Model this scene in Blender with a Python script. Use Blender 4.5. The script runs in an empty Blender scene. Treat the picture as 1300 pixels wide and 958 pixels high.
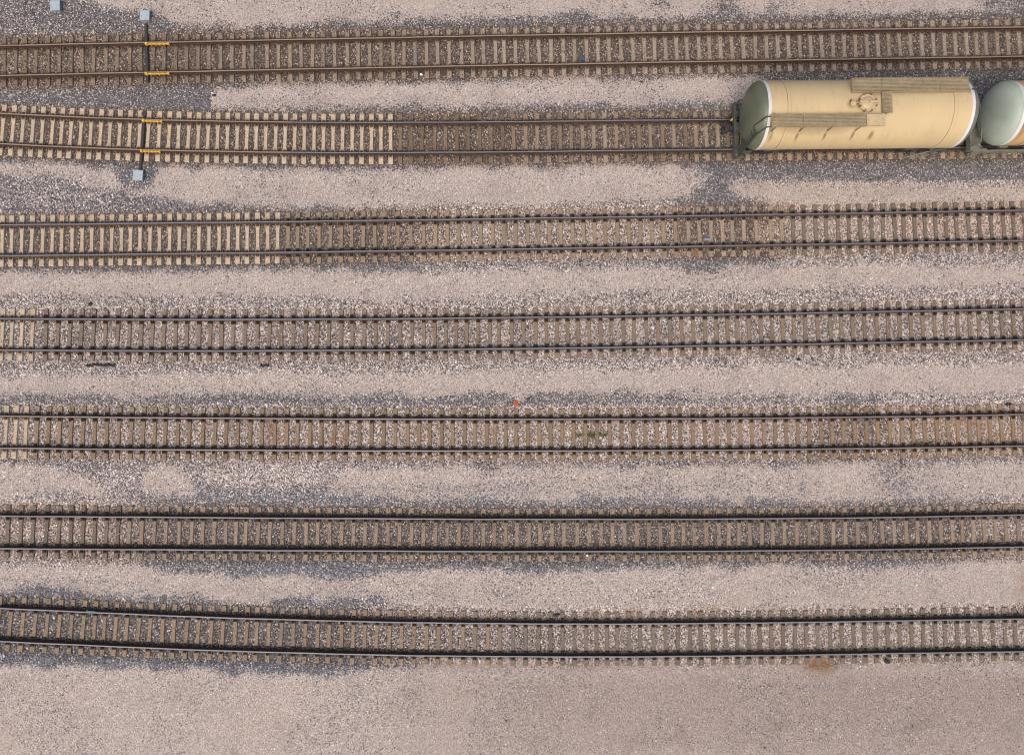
import bpy, bmesh, math, random
import numpy as np
from mathutils import Vector, Matrix
random.seed(7); RNG = np.random.default_rng(11)
S = bpy.context.scene
C = S.collection
R = math.radians

# ------------------------------------------------------------------ camera
FPX, CAM_H, CA, CB = 890.33, 35.8666, 0.0618, -0.0122
cam_d = bpy.data.cameras.new('camera'); cam = bpy.data.objects.new('camera', cam_d); C.objects.link(cam)
cam.location = (0, 0, CAM_H); cam.rotation_euler = (CA, CB, 0)
cam_d.sensor_width = 36; cam_d.lens = 36*FPX/1300; cam_d.shift_y = -45/1300
cam_d.clip_end = 2000; S.camera = cam

def _rot():
    ca, sa, cb, sb = math.cos(CA), math.sin(CA), math.cos(CB), math.sin(CB)
    Rx = np.array([[1,0,0],[0,ca,-sa],[0,sa,ca]]); Ry = np.array([[cb,0,sb],[0,1,0],[-sb,0,cb]])
    return Ry @ Rx
ROT = _rot()
def at(u, v, z=0.0):
    """survey: photograph pixel -> point on the level plane z"""
    d = ROT @ np.array([(u-650)/FPX, -(v-434)/FPX, -1.0]); t = (z-CAM_H)/d[2]
    return t*d[0], t*d[1]
def to_map(X, Y):
    """ground point -> survey map coordinates (used only to look up the digitised gravel map)"""
    P = np.stack([X, Y, np.full_like(X, -CAM_H)], -1) @ ROT
    return 650+FPX*P[..., 0]/-P[..., 2], 434-FPX*P[..., 1]/-P[..., 2]

# ------------------------------------------------------------------ helpers
def tag(o, label=None, cat=None, group=None, kind=None):
    if label: o['label'] = label
    if cat: o['category'] = cat
    if group: o['group'] = group
    if kind: o['kind'] = kind
    return o
def empty(name, loc, rz=0, parent=None):
    o = bpy.data.objects.new(name, None); C.objects.link(o)
    o.location = loc; o.rotation_euler = (0, 0, rz); o.empty_display_size = .3
    if parent: o.parent = parent
    return o
def link(name, me, mats=(), parent=None):
    o = bpy.data.objects.new(name, me); C.objects.link(o)
    for m in (mats if isinstance(mats, (list, tuple)) else [mats]): me.materials.append(m)
    if parent: o.parent = parent
    return o
def finish(name, bm, mat, parent=None, smooth=False, bevel=0):
    me = bpy.data.meshes.new(name)
    bmesh.ops.recalc_face_normals(bm, faces=bm.faces[:])
    if bevel:
        bmesh.ops.bevel(bm, geom=[e for e in bm.edges if len(e.link_faces) == 2 and e.calc_face_angle(0) > .7],
                        offset=bevel, segments=2, affect='EDGES', clamp_overlap=True)
    bm.to_mesh(me); bm.free()
    if smooth:
        me.polygons.foreach_set('use_smooth', [True]*len(me.polygons))
    return link(name, me, mat, parent)
def box(bm, x0, x1, y0, y1, z0, z1, M=None, mi=0):
    vs = [bm.verts.new(Vector((x, y, z)) if M is None else M @ Vector((x, y, z)))
          for x in (x0, x1) for y in (y0, y1) for z in (z0, z1)]
    for f in ((0,1,3,2),(4,6,7,5),(0,4,5,1),(2,3,7,6),(0,2,6,4),(1,5,7,3)):
        bm.faces.new([vs[i] for i in f]).material_index = mi
def rod(bm, a, b, r, n=8, r2=None):
    a, b = Vector(a), Vector(b); d = (b-a).normalized(); r2 = r if r2 is None else r2
    u = d.orthogonal().normalized(); w = d.cross(u)
    A = [bm.verts.new(a+(u*math.cos(t)+w*math.sin(t))*r) for t in [2*math.pi*i/n for i in range(n)]]
    B = [bm.verts.new(b+(u*math.cos(t)+w*math.sin(t))*r2) for t in [2*math.pi*i/n for i in range(n)]]
    for i in range(n): bm.faces.new((A[i], A[(i+1) % n], B[(i+1) % n], B[i]))
    bm.faces.new(A[::-1]); bm.faces.new(B)
def path(bm, pts, r, n=8):
    for a, b in zip(pts, pts[1:]): rod(bm, a, b, r, n)
def lathe_x(bm, prof, n=96, y0=0, z0=0):
    """prof: list of (x, radius)"""
    rings = []
    for x, r in prof:
        if r < 1e-5: rings.append([bm.verts.new((x, y0, z0))])
        else: rings.append([bm.verts.new((x, y0+r*math.cos(2*math.pi*i/n), z0+r*math.sin(2*math.pi*i/n))) for i in range(n)])
    for a, b in zip(rings, rings[1:]):
        for i in range(n):
            j = (i+1) % n
            if len(a) == 1: bm.faces.new((a[0], b[i], b[j]))
            elif len(b) == 1: bm.faces.new((a[i], a[j], b[0]))
            else: bm.faces.new((a[i], a[j], b[j], b[i]))
def lattice(X, Y, sc, seed):
    """smooth value noise 0..1"""
    g = np.random.default_rng(seed).random((256, 256))
    x = X*sc+1000.3; y = Y*sc+1000.7; xi = np.floor(x).astype(int); yi = np.floor(y).astype(int)
    fx = x-xi; fy = y-yi; fx = fx*fx*(3-2*fx); fy = fy*fy*(3-2*fy)
    a, b, c, d = g[xi & 255, yi & 255], g[(xi+1) & 255, yi & 255], g[xi & 255, (yi+1) & 255], g[(xi+1) & 255, (yi+1) & 255]
    return (a*(1-fx)+b*fx)*(1-fy)+(c*(1-fx)+d*fx)*fy
def fbm(X, Y, sc, seed):
    return (lattice(X, Y, sc, seed)+.5*lattice(X, Y, sc*2.1, seed+1)+.25*lattice(X, Y, sc*4.3, seed+2))/1.75
def sstep(a, b, x):
    t = np.clip((x-a)/(b-a), 0, 1); return t*t*(3-2*t)

# ------------------------------------------------------------------ materials
def newmat(name):
    m = bpy.data.materials.new(name); m.use_nodes = True
    nt = m.node_tree; nt.nodes.clear()
    out = nt.nodes.new('ShaderNodeOutputMaterial'); p = nt.nodes.new('ShaderNodeBsdfPrincipled')
    nt.links.new(p.outputs[0], out.inputs[0]); return m, nt, p
def N(nt, t, **kw):
    n = nt.nodes.new(t)
    for k, v in kw.items():
        if k.startswith('i_'): n.inputs[k[2:].replace('_', ' ')].default_value = v
        else: setattr(n, k, v)
    return n
def ramp(nt, fac, stops, interp='LINEAR'):
    r = nt.nodes.new('ShaderNodeValToRGB'); r.color_ramp.interpolation = interp
    el = r.color_ramp.elements
    while len(el) < len(stops): el.new(.5)
    for e, (p, c) in zip(el, stops): e.position = p; e.color = (*c, 1)
    nt.links.new(fac, r.inputs[0]); return r.outputs[0]
def mix(nt, fac, a, b, mode='MIX'):
    m = nt.nodes.new('ShaderNodeMix'); m.data_type = 'RGBA'; m.blend_type = mode
    for s, v in ((m.inputs[0], fac), (m.inputs[6], a), (m.inputs[7], b)):
        if hasattr(v, 'links'): nt.links.new(v, s)
        elif isinstance(v, (int, float)): s.default_value = v
        else: s.default_value = (*v, 1)
    return m.outputs[2]
def math_(nt, op, a, b=None):
    m = nt.nodes.new('ShaderNodeMath'); m.operation = op
    for s, v in zip(m.inputs, (a, b)):
        if v is None: continue
        if hasattr(v, 'links'): nt.links.new(v, s)
        else: s.default_value = v
    return m.outputs[0]
def simple(name, col, rough=.6, metal=0, dirt=None, dsc=3, dlo=.45, dhi=.75, bump=0, bsc=40, stretch=(1, 1, 1), spec=.5):
    m, nt, p = newmat(name)
    tc = N(nt, 'ShaderNodeTexCoord'); mp = N(nt, 'ShaderNodeMapping'); mp.inputs['Scale'].default_value = stretch
    nt.links.new(tc.outputs['Object'], mp.inputs[0])
    no = N(nt, 'ShaderNodeTexNoise', i_Scale=dsc, i_Detail=6, i_Roughness=.65); nt.links.new(mp.outputs[0], no.inputs['Vector'])
    if dirt:
        f = ramp(nt, no.outputs[0], [(dlo, (0, 0, 0)), (dhi, (1, 1, 1))])
        nt.links.new(mix(nt, f, col, dirt), p.inputs['Base Color'])
    else: p.inputs['Base Color'].default_value = (*col, 1)
    p.inputs['Roughness'].default_value = rough; p.inputs['Metallic'].default_value = metal
    p.inputs['Specular IOR Level'].default_value = spec
    if bump:
        n2 = N(nt, 'ShaderNodeTexNoise', i_Scale=bsc, i_Detail=4); nt.links.new(tc.outputs['Object'], n2.inputs['Vector'])
        b = N(nt, 'ShaderNodeBump', i_Strength=bump, i_Distance=.01); nt.links.new(n2.outputs[0], b.inputs['Height'])
        nt.links.new(b.outputs[0], p.inputs['Normal'])
    return m

# stone palettes (linear albedo): coarse bluish-grey, coarse pale granite, fine pinkish gravel
PAL_A = [(0, (.038,.038,.042)), (.2, (.068,.069,.077)), (.45, (.108,.104,.109)), (.65, (.148,.136,.134)), (.8, (.20,.165,.145)), (.91, (.30,.26,.24)), (1, (.62,.58,.56))]
PAL_B = [(0, (.045,.042,.045)), (.14, (.12,.108,.108)), (.32, (.25,.212,.195)), (.55, (.40,.335,.305)), (.8, (.54,.47,.435)), (.93, (.66,.60,.57)), (1, (.84,.80,.77))]
PAL_C = [(0, (.15,.132,.13)), (.08, (.26,.22,.20)), (.30, (.365,.308,.272)), (.65, (.43,.366,.322)), (.9, (.50,.425,.385)), (1, (.68,.62,.58))]
def pal(P, r):
    x = [p for p, _ in P]
    return np.stack([np.interp(r, x, [c[i] for _, c in P]) for i in range(3)], -1)

def make_ground_mat():
    m, nt, p = newmat('gravel')
    tc = N(nt, 'ShaderNodeTexCoord')
    wr = N(nt, 'ShaderNodeTexNoise', i_Scale=9.0, i_Detail=2); nt.links.new(tc.outputs['Object'], wr.inputs['Vector'])
    vm = N(nt, 'ShaderNodeVectorMath', operation='SCALE'); vm.inputs['Scale'].default_value = .06
    nt.links.new(wr.outputs['Color'], vm.inputs[0])
    va = N(nt, 'ShaderNodeVectorMath', operation='ADD'); nt.links.new(tc.outputs['Object'], va.inputs[0]); nt.links.new(vm.outputs[0], va.inputs[1])
    def vor(sc):
        v = N(nt, 'ShaderNodeTexVoronoi', i_Scale=sc, i_Randomness=1.0); v.voronoi_dimensions = '2D'
        nt.links.new(va.outputs[0], v.inputs['Vector'])
        s = N(nt, 'ShaderNodeSeparateColor'); nt.links.new(v.outputs['Color'], s.inputs[0]); return v, s
    v1, s1 = vor(19); v2, s2 = vor(31)
    colA = ramp(nt, s1.outputs[0], PAL_A); colB = ramp(nt, s1.outputs[0], PAL_B); colC = ramp(nt, s2.outputs[0], PAL_C)
    at_ = N(nt, 'ShaderNodeAttribute', attribute_name='mixw'); sp = N(nt, 'ShaderNodeSeparateColor'); nt.links.new(at_.outputs['Color'], sp.inputs[0])
    dt = N(nt, 'ShaderNodeAttribute', attribute_name='dirt'); sd = N(nt, 'ShaderNodeSeparateColor'); nt.links.new(dt.outputs['Color'], sd.inputs[0])
    colA = mix(nt, sp.outputs[2], colA, mix(nt, .45, mix(nt, 1.0, colA, (1.14,1.20,1.34), 'MULTIPLY'), (.19,.20,.226)))
    selB = math_(nt, 'LESS_THAN', s1.outputs[1], sp.outputs[1])
    selC = math_(nt, 'LESS_THAN', s1.outputs[2], sp.outputs[0])
    AB = mix(nt, selB, colA, colB); col = mix(nt, selC, AB, colC)
    # patches of slightly different gravel
    n1 = N(nt, 'ShaderNodeTexNoise', i_Scale=.55, i_Detail=5, i_Roughness=.6); nt.links.new(tc.outputs['Object'], n1.inputs['Vector'])
    pc = ramp(nt, n1.outputs[0], [(.3, (.86,.84,.83)), (.5, (1, 1, 1)), (.7, (1.0,.965,.93))])
    col = mix(nt, 1.0, col, pc, 'MULTIPLY')
    tn = N(nt, 'ShaderNodeAttribute', attribute_name='tint'); col = mix(nt, tn.outputs['Fac'], col, mix(nt, 1.0, col, (1.04,.90,.76), 'MULTIPLY'))
    col = mix(nt, sd.outputs[0], col, mix(nt, 1.0, col, (.30,.235,.18), 'MULTIPLY'))     # brake dust, rust and dark bands beside the rails
    col = mix(nt, sd.outputs[1], col, (.25,.135,.055))                                     # rust / spilt grain stains
    col = mix(nt, sd.outputs[2], col, mix(nt, 1.0, col, (.74,.71,.71), 'MULTIPLY'))     # lens vignetting painted into the gravel, darker at lower right
    nt.links.new(col, p.inputs['Base Color']); p.inputs['Roughness'].default_value = .92; p.inputs['Specular IOR Level'].default_value = .25
    h = mix(nt, selC, v1.outputs['Distance'], v2.outputs['Distance'])
    b = N(nt, 'ShaderNodeBump', i_Strength=.8, i_Distance=.035, invert=True); nt.links.new(h, b.inputs['Height']); nt.links.new(b.outputs[0], p.inputs['Normal'])
    return m
def make_stone_mat():
    m, nt, p = newmat('ballast_stone')
    a = N(nt, 'ShaderNodeAttribute', attribute_name='stone_colour'); nt.links.new(a.outputs['Color'], p.inputs['Base Color'])
    p.inputs['Roughness'].default_value = .85; p.inputs['Specular IOR Level'].default_value = .3
    return m
def make_sleeper_mat():
    m, nt, p = newmat('sleeper_concrete')
    oi = N(nt, 'ShaderNodeObjectInfo'); tc = N(nt, 'ShaderNodeTexCoord')
    geo = N(nt, 'ShaderNodeNewGeometry')
    n = N(nt, 'ShaderNodeTexNoise', i_Scale=9, i_Detail=8, i_Roughness=.75); nt.links.new(geo.outputs['Position'], n.inputs['Vector'])
    sx = N(nt, 'ShaderNodeSeparateXYZ'); nt.links.new(tc.outputs['Object'], sx.inputs[0])
    ay = math_(nt, 'ABSOLUTE', math_(nt, 'SUBTRACT', math_(nt, 'ABSOLUTE', sx.outputs[1]), .80))
    near = ramp(nt, ay, [(.06, (1, 1, 1)), (.30, (0, 0, 0))])           # rust and dust that settled round the rail seat
    mott = ramp(nt, n.outputs[0], [(.30, (.48,.43,.39)), (.47, (.86,.83,.80)), (.66, (1.12,1.09,1.06))])
    c = mix(nt, 1.0, oi.outputs['Color'], mott, 'MULTIPLY')
    nf = math_(nt, 'MULTIPLY', near, .78)
    c = mix(nt, nf, c, (.075,.052,.036))
    nt.links.new(c, p.inputs['Base Color']); p.inputs['Roughness'].default_value = .9; p.inputs['Specular IOR Level'].default_value = .2
    b = N(nt, 'ShaderNodeBump', i_Strength=.5, i_Distance=.01); nt.links.new(n.outputs[0], b.inputs['Height']); nt.links.new(b.outputs[0], p.inputs['Normal'])
    return m
M = {}
M['ground'] = make_ground_mat(); M['stone'] = make_stone_mat(); M['sleeper'] = make_sleeper_mat()
M['rail_side'] = simple('rail_side_rust', (.050,.034,.026), .85, 0, (.10,.060,.036), 6, bump=.4, spec=.25)
M['rail_brown'] = simple('rail_side_brown', (.034,.022,.015), .85, 0, (.062,.038,.023), 5, bump=.4, spec=.25)
M['head_bright'] = simple('rail_head_polished', (.18,.185,.215), .62, .35, (.13,.13,.15), 2, stretch=(.2, 6, 1))
M['head_worn'] = simple('rail_head_worn', (.21,.18,.18), .5, .4, (.14,.11,.10), 1.2, stretch=(.3, 4, 1))
M['head_rust'] = simple('rail_head_rusty', (.29,.205,.15), .65, .1, (.20,.14,.10), 1.5, stretch=(.3, 4, 1))
M['clip'] = simple('fastening_black', (.018,.015,.014), .8, 0, (.035,.026,.02), 12, spec=.2)
M['clip_brown'] = simple('fastening_rust', (.075,.050,.034), .85, 0, (.05,.034,.024), 12, spec=.2)
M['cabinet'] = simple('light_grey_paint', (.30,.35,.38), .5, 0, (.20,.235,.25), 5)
M['cabinet_shaded'] = simple('grey_paint_shaded', (.20,.235,.26), .55, 0, (.14,.16,.17), 5)  # box paint darkened for the housing, side shade put into the colour
M['black_steel'] = simple('black_steel', (.022,.020,.022), .6, 0, (.05,.04,.035), 6)
M['yellow'] = simple('yellow_paint', (.62,.36,.035), .55, 0, (.38,.19,.03), 9, dlo=.4, dhi=.65)

# ------------------------------------------------------------------ survey of the tracks
TR = {
1: [(-26.079,16.786),(-12.684,17.122),(0.435,17.483),(13.686,17.828),(27.485,18.101)],
2: [(-25.918,13.182),(-22.2,13.03),(-18.658,12.905),(-12.791,12.799),(-5.684,12.800),(0.231,12.875),(11.723,13.038),(20.0,13.157),(28.0,13.272)],
3: [(-25.658,7.362),(-19.082,7.483),(-12.674,7.585),(0.435,7.759),(13.467,8.024),(27.039,8.305)],
4: [(-25.444,2.584),(-12.562,2.567),(0.435,2.639),(13.352,2.889),(26.804,3.139)],
5: [(-25.225,-2.332),(-12.448,-2.46),(0.435,-2.489),(13.233,-2.46),(26.558,-2.267)],
6: [(-25.004,-7.28),(-12.338,-7.401),(0.435,-7.488),(13.121,-7.497),(26.328,-7.33)],
7: [(-24.803,-11.764),(-18.429,-12.064),(-12.227,-12.339),(-6.006,-12.489),(0.435,-12.614),(13.007,-12.618),(26.094,-12.48)]}
DEG = {1: 2, 2: 5, 3: 2, 4: 3, 5: 3, 6: 3, 7: 4}
POLY = {}
for k, pts in TR.items():
    a = np.array(pts); POLY[k] = np.polyfit(a[:, 0]/10, a[:, 1], DEG[k])
XE = 26.5
def yc(k, X):
    X = np.asarray(X, float); Xc = np.clip(X, -XE, XE); p = POLY[k]; dp = np.polyder(p)
    return np.polyval(p, Xc/10)+np.polyval(dp, Xc/10)/10*(X-Xc)
def slope(k, X):
    Xc = np.clip(X, -XE, XE); return np.polyval(np.polyder(POLY[k]), Xc/10)/10

# sleeper positions read along each track: (crop offset, readings in quarter pixels)
Z = 330/1300
SL = {
1: [(0,[20,78,125,178,240,295,355,410,468,530,585,648,703,765,820,878,933,990,1045,1103,1160,1220]),(320,[0,18,75,132,190,245,302,355,413,477,531,588,645,706,760,816,873,928,986,1048,1104,1158,1218]),(640,[0,57,117,175,235,296,353,413,470,525,585,645,702,753,808,863,915,975,1027,1083,1140,1197,1257]),(970,[13,70,123,180,235,290,346,402,458,515,570,625,680,735,790,848,903,958,1015,1063,1110,1168,1222,1278])],
2: [(0,[12,63,112,162,210,260,307,353,403,453,502,548,597,648,697,740,795,845,892,942,991,1040,1088,1137,1186,1234]),(320,[20,68,118,165,213,261,310,357,405,453,501,549,597,645,693,741,795,850,914,968,1025,1082,1139,1195,1254]),(640,[48,109,165,225,281,336,393,449,505,561,619,676,732,793,850,908,960,1012,1070,1120,1168,1215,1262]),(970,[28,78,125,172,225,275,325,375,430,480,530,578,628,680,738,790,838,890,938,985,1040,1103,1140,1195,1250])],
3: [(0,[10,57,108,158,213,261,308,360,410,458,510,558,607,652,700,750,797,848,897,945,995,1045,1096,1142,1189,1236]),(320,[28,78,128,180,228,279,335,391,446,498,556,614,668,730,795,858,918,977,1033,1087,1144,1205]),(640,[0,58,118,171,227,283,343,398,453,506,568,625,682,740,797,858,922,977,1035,1093,1142,1200,1262]),(970,[35,90,147,200,260,313,372,425,483,540,597,655,700,755,807,860,913,965,1025,1080,1140,1200,1250])],
4: [(0,[10,57,107,160,228,288,347,405,465,525,587,645,705,760,818,877,933,995,1050,1107,1165,1225]),(320,[25,85,145,205,268,325,383,445,500,560,617,678,740,800,858,912,968,1020,1073,1130,1190,1235]),(640,[38,97,157,212,265,318,370,425,482,537,597,650,712,770,830,888,947,1005,1062,1118,1168,1225]),(970,[-15,40,95,152,207,270,335,388,445,505,565,622,680,737,795,855,910,970,1030,1077,1138,1192,1250])],
5: [(0,[28,77,128,182,240,296,353,413,472,533,592,655,714,771,825,888,945,1013,1073,1130,1188,1250]),(320,[48,112,172,226,289,345,410,472,535,597,657,715,777,835,888,948,1002,1063,1115,1175,1215,1268]),(640,[60,119,176,233,290,348,407,465,528,587,647,707,765,828,882,945,1005,1065,1125,1183,1240]),(970,[0,57,112,170,227,287,343,400,455,515,571,632,692,748,805,867,923,972,1030,1076,1133,1190,1248])],
6: [(0,[38,102,163,230,292,353,413,472,530,588,645,708,770,828,895,958,1013,1071,1128,1180,1228]),(320,[30,88,150,211,270,328,388,448,507,565,620,680,738,798,857,917,975,1035,1097,1157,1212]),(640,[8,65,125,180,240,300,366,428,486,543,603,665,725,783,843,898,953,1012,1075,1125,1175,1230]),(970,[-10,45,103,165,228,288,348,408,470,533,592,652,712,768,828,885,943,993,1048,1103,1160,1213,1275])],
7: [(0,[50,112,173,233,295,355,415,472,520,577,632,692,748,812,868,932,990,1055,1113,1175,1232]),(320,[22,82,145,205,265,327,385,447,505,563,622,686,747,810,872,932,992,1055,1115,1180,1240]),(640,[45,107,172,232,292,352,410,462,515,566,625,682,748,808,870,930,985,1045,1108,1168,1224,1280]),(970,[38,97,157,213,270,333,390,450,503,560,620,680,740,798,858,908,968,1022,1085,1145,1208,1258])]}
MIDV = {}
SX = {}
for k, crops in SL.items():
    us = sorted(o+v*Z for o, vs in crops for v in vs)
    keep = [us[0]]
    for u in us[1:]:
        if u-keep[-1] > 8: keep.append(u)
    xs = []
    for u in keep:
        x = (u-640)/24.5
        for _ in range(4):                                 # solve for x on the centreline
            uu, vv = to_map(np.array(x), np.array(float(yc(k, x)))); x += (u-float(uu))/24.8
        xs.append(x)
    SX[k] = xs
NEWX = {1: -99, 2: 498, 3: 354, 4: 45, 5: 35, 6: -99, 7: -99}

# ------------------------------------------------------------------ digitised gravel map
# fine walkway gravel between the tracks: upper edge, lower edge (map x, map y)
BANDS = [
 ([(0,-300),(1300,-300)], [(0,-20),(60,-14),(105,-4),(118,6),(150,12),(195,18),(215,31),(250,34),(330,33),(480,30),(560,25),(650,25),(740,23),(1000,20),(1300,17)]),
 ([(268,114),(277,107),(330,107),(500,104),(650,101),(800,97),(930,97),(960,99),(985,112),(1000,124)], [(268,134),(277,138),(400,138),(500,136),(650,136),(800,134),(930,131),(970,128),(1000,124)]),
 ([(0,203),(90,208),(140,213),(158,236),(190,238),(203,212),(330,213),(500,213),(650,211),(850,208),(900,219),(980,225),(1100,224),(1200,231),(1300,233)], [(0,222),(60,226),(110,236),(160,244),(200,254),(250,262),(330,263),(500,263),(650,261),(800,257),(870,250),(905,228),(935,250),(980,262),(1300,258)]),
 ([(0,346),(330,343),(500,344),(560,342),(650,338),(850,340),(970,335),(1300,335)], [(0,376),(330,378),(500,381),(650,379),(800,375),(970,370),(1300,362)]),
 ([(0,476),(330,473),(650,470),(970,466),(1300,460)], [(0,504),(330,503),(500,503),(650,502),(800,500),(970,503),(1300,499)]),
 ([(0,588),(60,589),(90,600),(115,606),(135,622),(178,622),(186,596),(205,590),(232,592),(246,610),(252,626),(410,626),(425,606),(445,592),(500,589),(620,590),(650,589),(800,590),(1000,587),(1300,583)],
  [(0,630),(100,629),(135,624),(178,624),(190,630),(245,630),(252,626),(410,626),(430,632),(480,633),(560,635),(650,636),(750,634),(1000,636),(1150,635),(1300,631)]),
 ([(0,716),(150,716),(200,720),(225,728),(330,730),(420,732),(500,728),(540,722),(620,722),(650,724),(760,724),(850,719),(1000,717),(1120,717),(1300,710)],
  [(0,748),(60,744),(100,750),(150,757),(210,757),(300,761),(345,767),(380,757),(430,762),(480,759),(500,768),(600,774),(1000,773),(1300,768)]),
 ([(0,842),(80,845),(150,848),(250,850),(330,857),(400,857),(480,851),(520,842),(560,838),(800,840),(1000,842),(1300,838)], [(0,1400),(1300,1400)])]
# share of pale coarse stones along each track bed
BSH = {0: [(0,0)], 1: [(0,.24),(120,.16),(200,.08),(330,0),(1300,0)], 2: [(0,.08),(300,.03),(1300,.05)],
 3: [(0,.05),(480,.08),(570,.75),(840,.75),(870,.15),(960,.1),(990,.85),(1300,.95)],
 4: [(0,.82),(1300,.86)], 5: [(0,.7),(300,.72),(640,.85),(1040,.85),(1050,.3),(1120,.35),(1130,.85),(1300,.85)],
 6: [(0,.9),(130,.88),(180,.45),(230,.12),(1200,.10),(1260,.55),(1300,.7)], 7: [(0,.05),(440,.06),(520,.6),(700,.88),(1300,.97)]}
# blobs: (map x, map y, rx, ry, dC, dB) pushes toward coarse and toward blue (dB<0) or pale (dB>0)
BLOBS = [(920,10,22,12,-.9,-.5),(838,4,14,6,-.8,0),(985,9,12,7,-.7,0),(1262,4,14,6,-.8,0),(1300,12,24,26,-.9,0),(730,20,14,10,-.5,0),
 (500,22,16,8,-.5,0),(640,8,20,5,-.35,0),(912,235,16,36,-.5,-.2),(60,248,120,26,-.3,.5),(330,612,110,22,-.1,.35),(1100,228,160,9,-.45,0),(940,222,60,10,-.5,0),
 (600,620,300,8,-.3,0),(250,365,220,6,.1,0),(905,345,40,12,-.3,0),(800,374,130,6,-.25,0),(870,372,30,7,-.4,0),(1000,610,30,22,-.25,0),(1130,600,22,22,-.45,-.2),
 (1145,612,20,24,-.3,0),(925,610,30,14,-.3,0),(820,606,60,20,-.2,0),(700,600,30,14,-.25,0),(617,595,14,10,-.55,0),(1060,730,60,24,-.25,.3),(820,760,60,14,-.3,.4),(880,742,50,20,-.12,.3),
 (80,735,90,10,-.15,.3),(330,605,90,22,-.2,.45),(155,602,24,20,-.2,.4),(640,752,24,14,-.4,-.1),(300,690,60,10,0,.0),(1180,618,60,16,-.2,0)]
MARG = {3: (-1, 0)}  # unused hook
def dist_tracks(X, Y):
    best = np.full(X.shape, 1e9); idx = np.zeros(X.shape, int)
    for k in TR:
        d = Y-yc(k, X); m = np.abs(d) < np.abs(best); best = np.where(m, d, best); idx = np.where(m, k, idx)
    return best, idx
def gravel(X, Y):
    u, v = to_map(X, Y); uc = np.clip(u, 0, 1300)
    jn = (fbm(X, Y, .9, 3)-.5)*13+(fbm(X, Y, 3.1, 5)-.5)*8
    wc = np.zeros(X.shape)
    for top, bot in BANDS:
        t = np.interp(uc, *zip(*top)); b = np.interp(uc, *zip(*bot)); vj = v+jn
        lim = (uc >= top[0][0]) & (uc <= top[-1][0]) if top[0][0] > 0 or top[-1][0] < 1300 else np.ones(X.shape, bool)
        w = sstep(-6, 8, vj-t)*sstep(-6, 8, b-vj)*sstep(0, 5, b-t)*lim
        wc = np.maximum(wc, w)
    d, k = dist_tracks(X, Y)
    bs = np.zeros(X.shape)
    for kk in TR: bs = np.where(k == kk, np.interp(uc+(fbm(X, Y, .8, 9)-.5)*60, *zip(*BSH[kk])), bs)
    ad = np.abs(d)
    # pale coarse stones thin out to bluish ones in the shoulders of some beds, and between the rails of track 4
    sh = sstep(1.15, 1.7, ad)
    up = d > 0
    darksh = np.where((k == 5) & up, .75*sstep(1500, 500, uc)*sh, 0)
    darksh = np.where((k == 5) & ~up, .45*sh*sstep(420, 700, uc)+.25*sh, darksh)
    darksh = np.where((k == 4), .12*sh+.34*sstep(.75, .35, ad)*(fbm(X, Y, .7, 31) > .42), darksh)
    darksh = np.where((k == 3) & (uc > 550), .3*sh, darksh)
    darksh = np.where((k == 7) & (uc > 500), .35*sstep(.6, .2, ad)*sstep(1000, 700, uc)+.45*sh*sstep(760, 600, uc), darksh)
    bs = bs*(1-darksh)
    bs = np.where((k == 5) & ~up & (uc > 240) & (uc < 430), np.maximum(bs, .5), bs)
    for (bu, bv, ru, rv, dc, db) in BLOBS:
        g = np.exp(-(((u-bu)/ru)**2+((v-bv)/rv)**2))*(.5+fbm(X, Y, 2.2, 17))
        wc = np.clip(wc+dc*g, 0, 1) if dc < 0 else wc; bs = np.clip(bs+db*g, 0, 1)
    # speckle of stray coarse stones over the fine gravel
    wc = wc*(1-.13*sstep(.35, .75, fbm(X, Y, .45, 23)))
    # blue-grey shoulder tint has bs near zero
    # brake dust; on the lowest two tracks also a dark band shifted above each rail
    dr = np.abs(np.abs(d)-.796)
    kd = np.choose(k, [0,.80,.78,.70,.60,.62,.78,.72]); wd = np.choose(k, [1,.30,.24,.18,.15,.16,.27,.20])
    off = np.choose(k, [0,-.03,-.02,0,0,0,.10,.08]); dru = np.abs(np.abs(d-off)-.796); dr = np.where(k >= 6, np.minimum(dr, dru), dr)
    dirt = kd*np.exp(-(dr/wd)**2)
    base = np.choose(k, [0,.58,.58,.24,.10,.12,.26,.12])*sstep(1.75, 1.2, ad)
    base = np.where((k == 3) & (uc < 560), .42*sstep(1.7, 1.2, ad), base)
    base = np.where((k == 3) & (uc > 1150), .34*sstep(1.6, 1.2, ad), base)
    base = np.where((k == 5) & (uc > 1050), .30*sstep(1.6, 1.2, ad), base)
    base = np.where((k == 3) & (uc > 860) & (uc < 1000), .55*sstep(1.7, 1.2, ad), base)
    tint = np.clip(base*1.7+.3*(fbm(X, Y, 1.3, 41)-.5)*(base > 0), 0, 1); dirt = np.clip(np.maximum(dirt, base*.28), 0, 1)
    ru_ = np.zeros(X.shape)
    for (bu, bv, ru, rv, a) in [(1040,842,22,12,1.0),(1060,836,14,7,.4),(803,777,9,5,.6),(885,777,12,5,.45),(905,775,8,5,.5),(345,548,9,16,.5),(352,560,8,10,.4),(432,556,9,10,.35),(395,552,7,5,.5),
                                (884,321,8,5,.8),(533,548,8,12,.3),(1225,535,40,9,.35),(755,776,8,5,.4),(620,548,10,10,.25),(720,545,40,12,.15),(1270,555,30,10,.25),(1300,745,10,30,.3),(430,350,4,4,.2)]:
        ru_ = np.maximum(ru_, a*np.exp(-(((u-bu)/ru)**2+((v-bv)/rv)**2))*(.5+fbm(X, Y, 3, 51)))
    vignette = sstep(838, 866, v)*sstep(380, 720, u)*.8+.22*sstep(690, 800, v)*sstep(700, 1100, u)  # vignetting put into the gravel colour, darkening towards the lower right
    vignette = np.clip(vignette*(1-sstep(890, 990, v)*.4), 0, 1)
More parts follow.
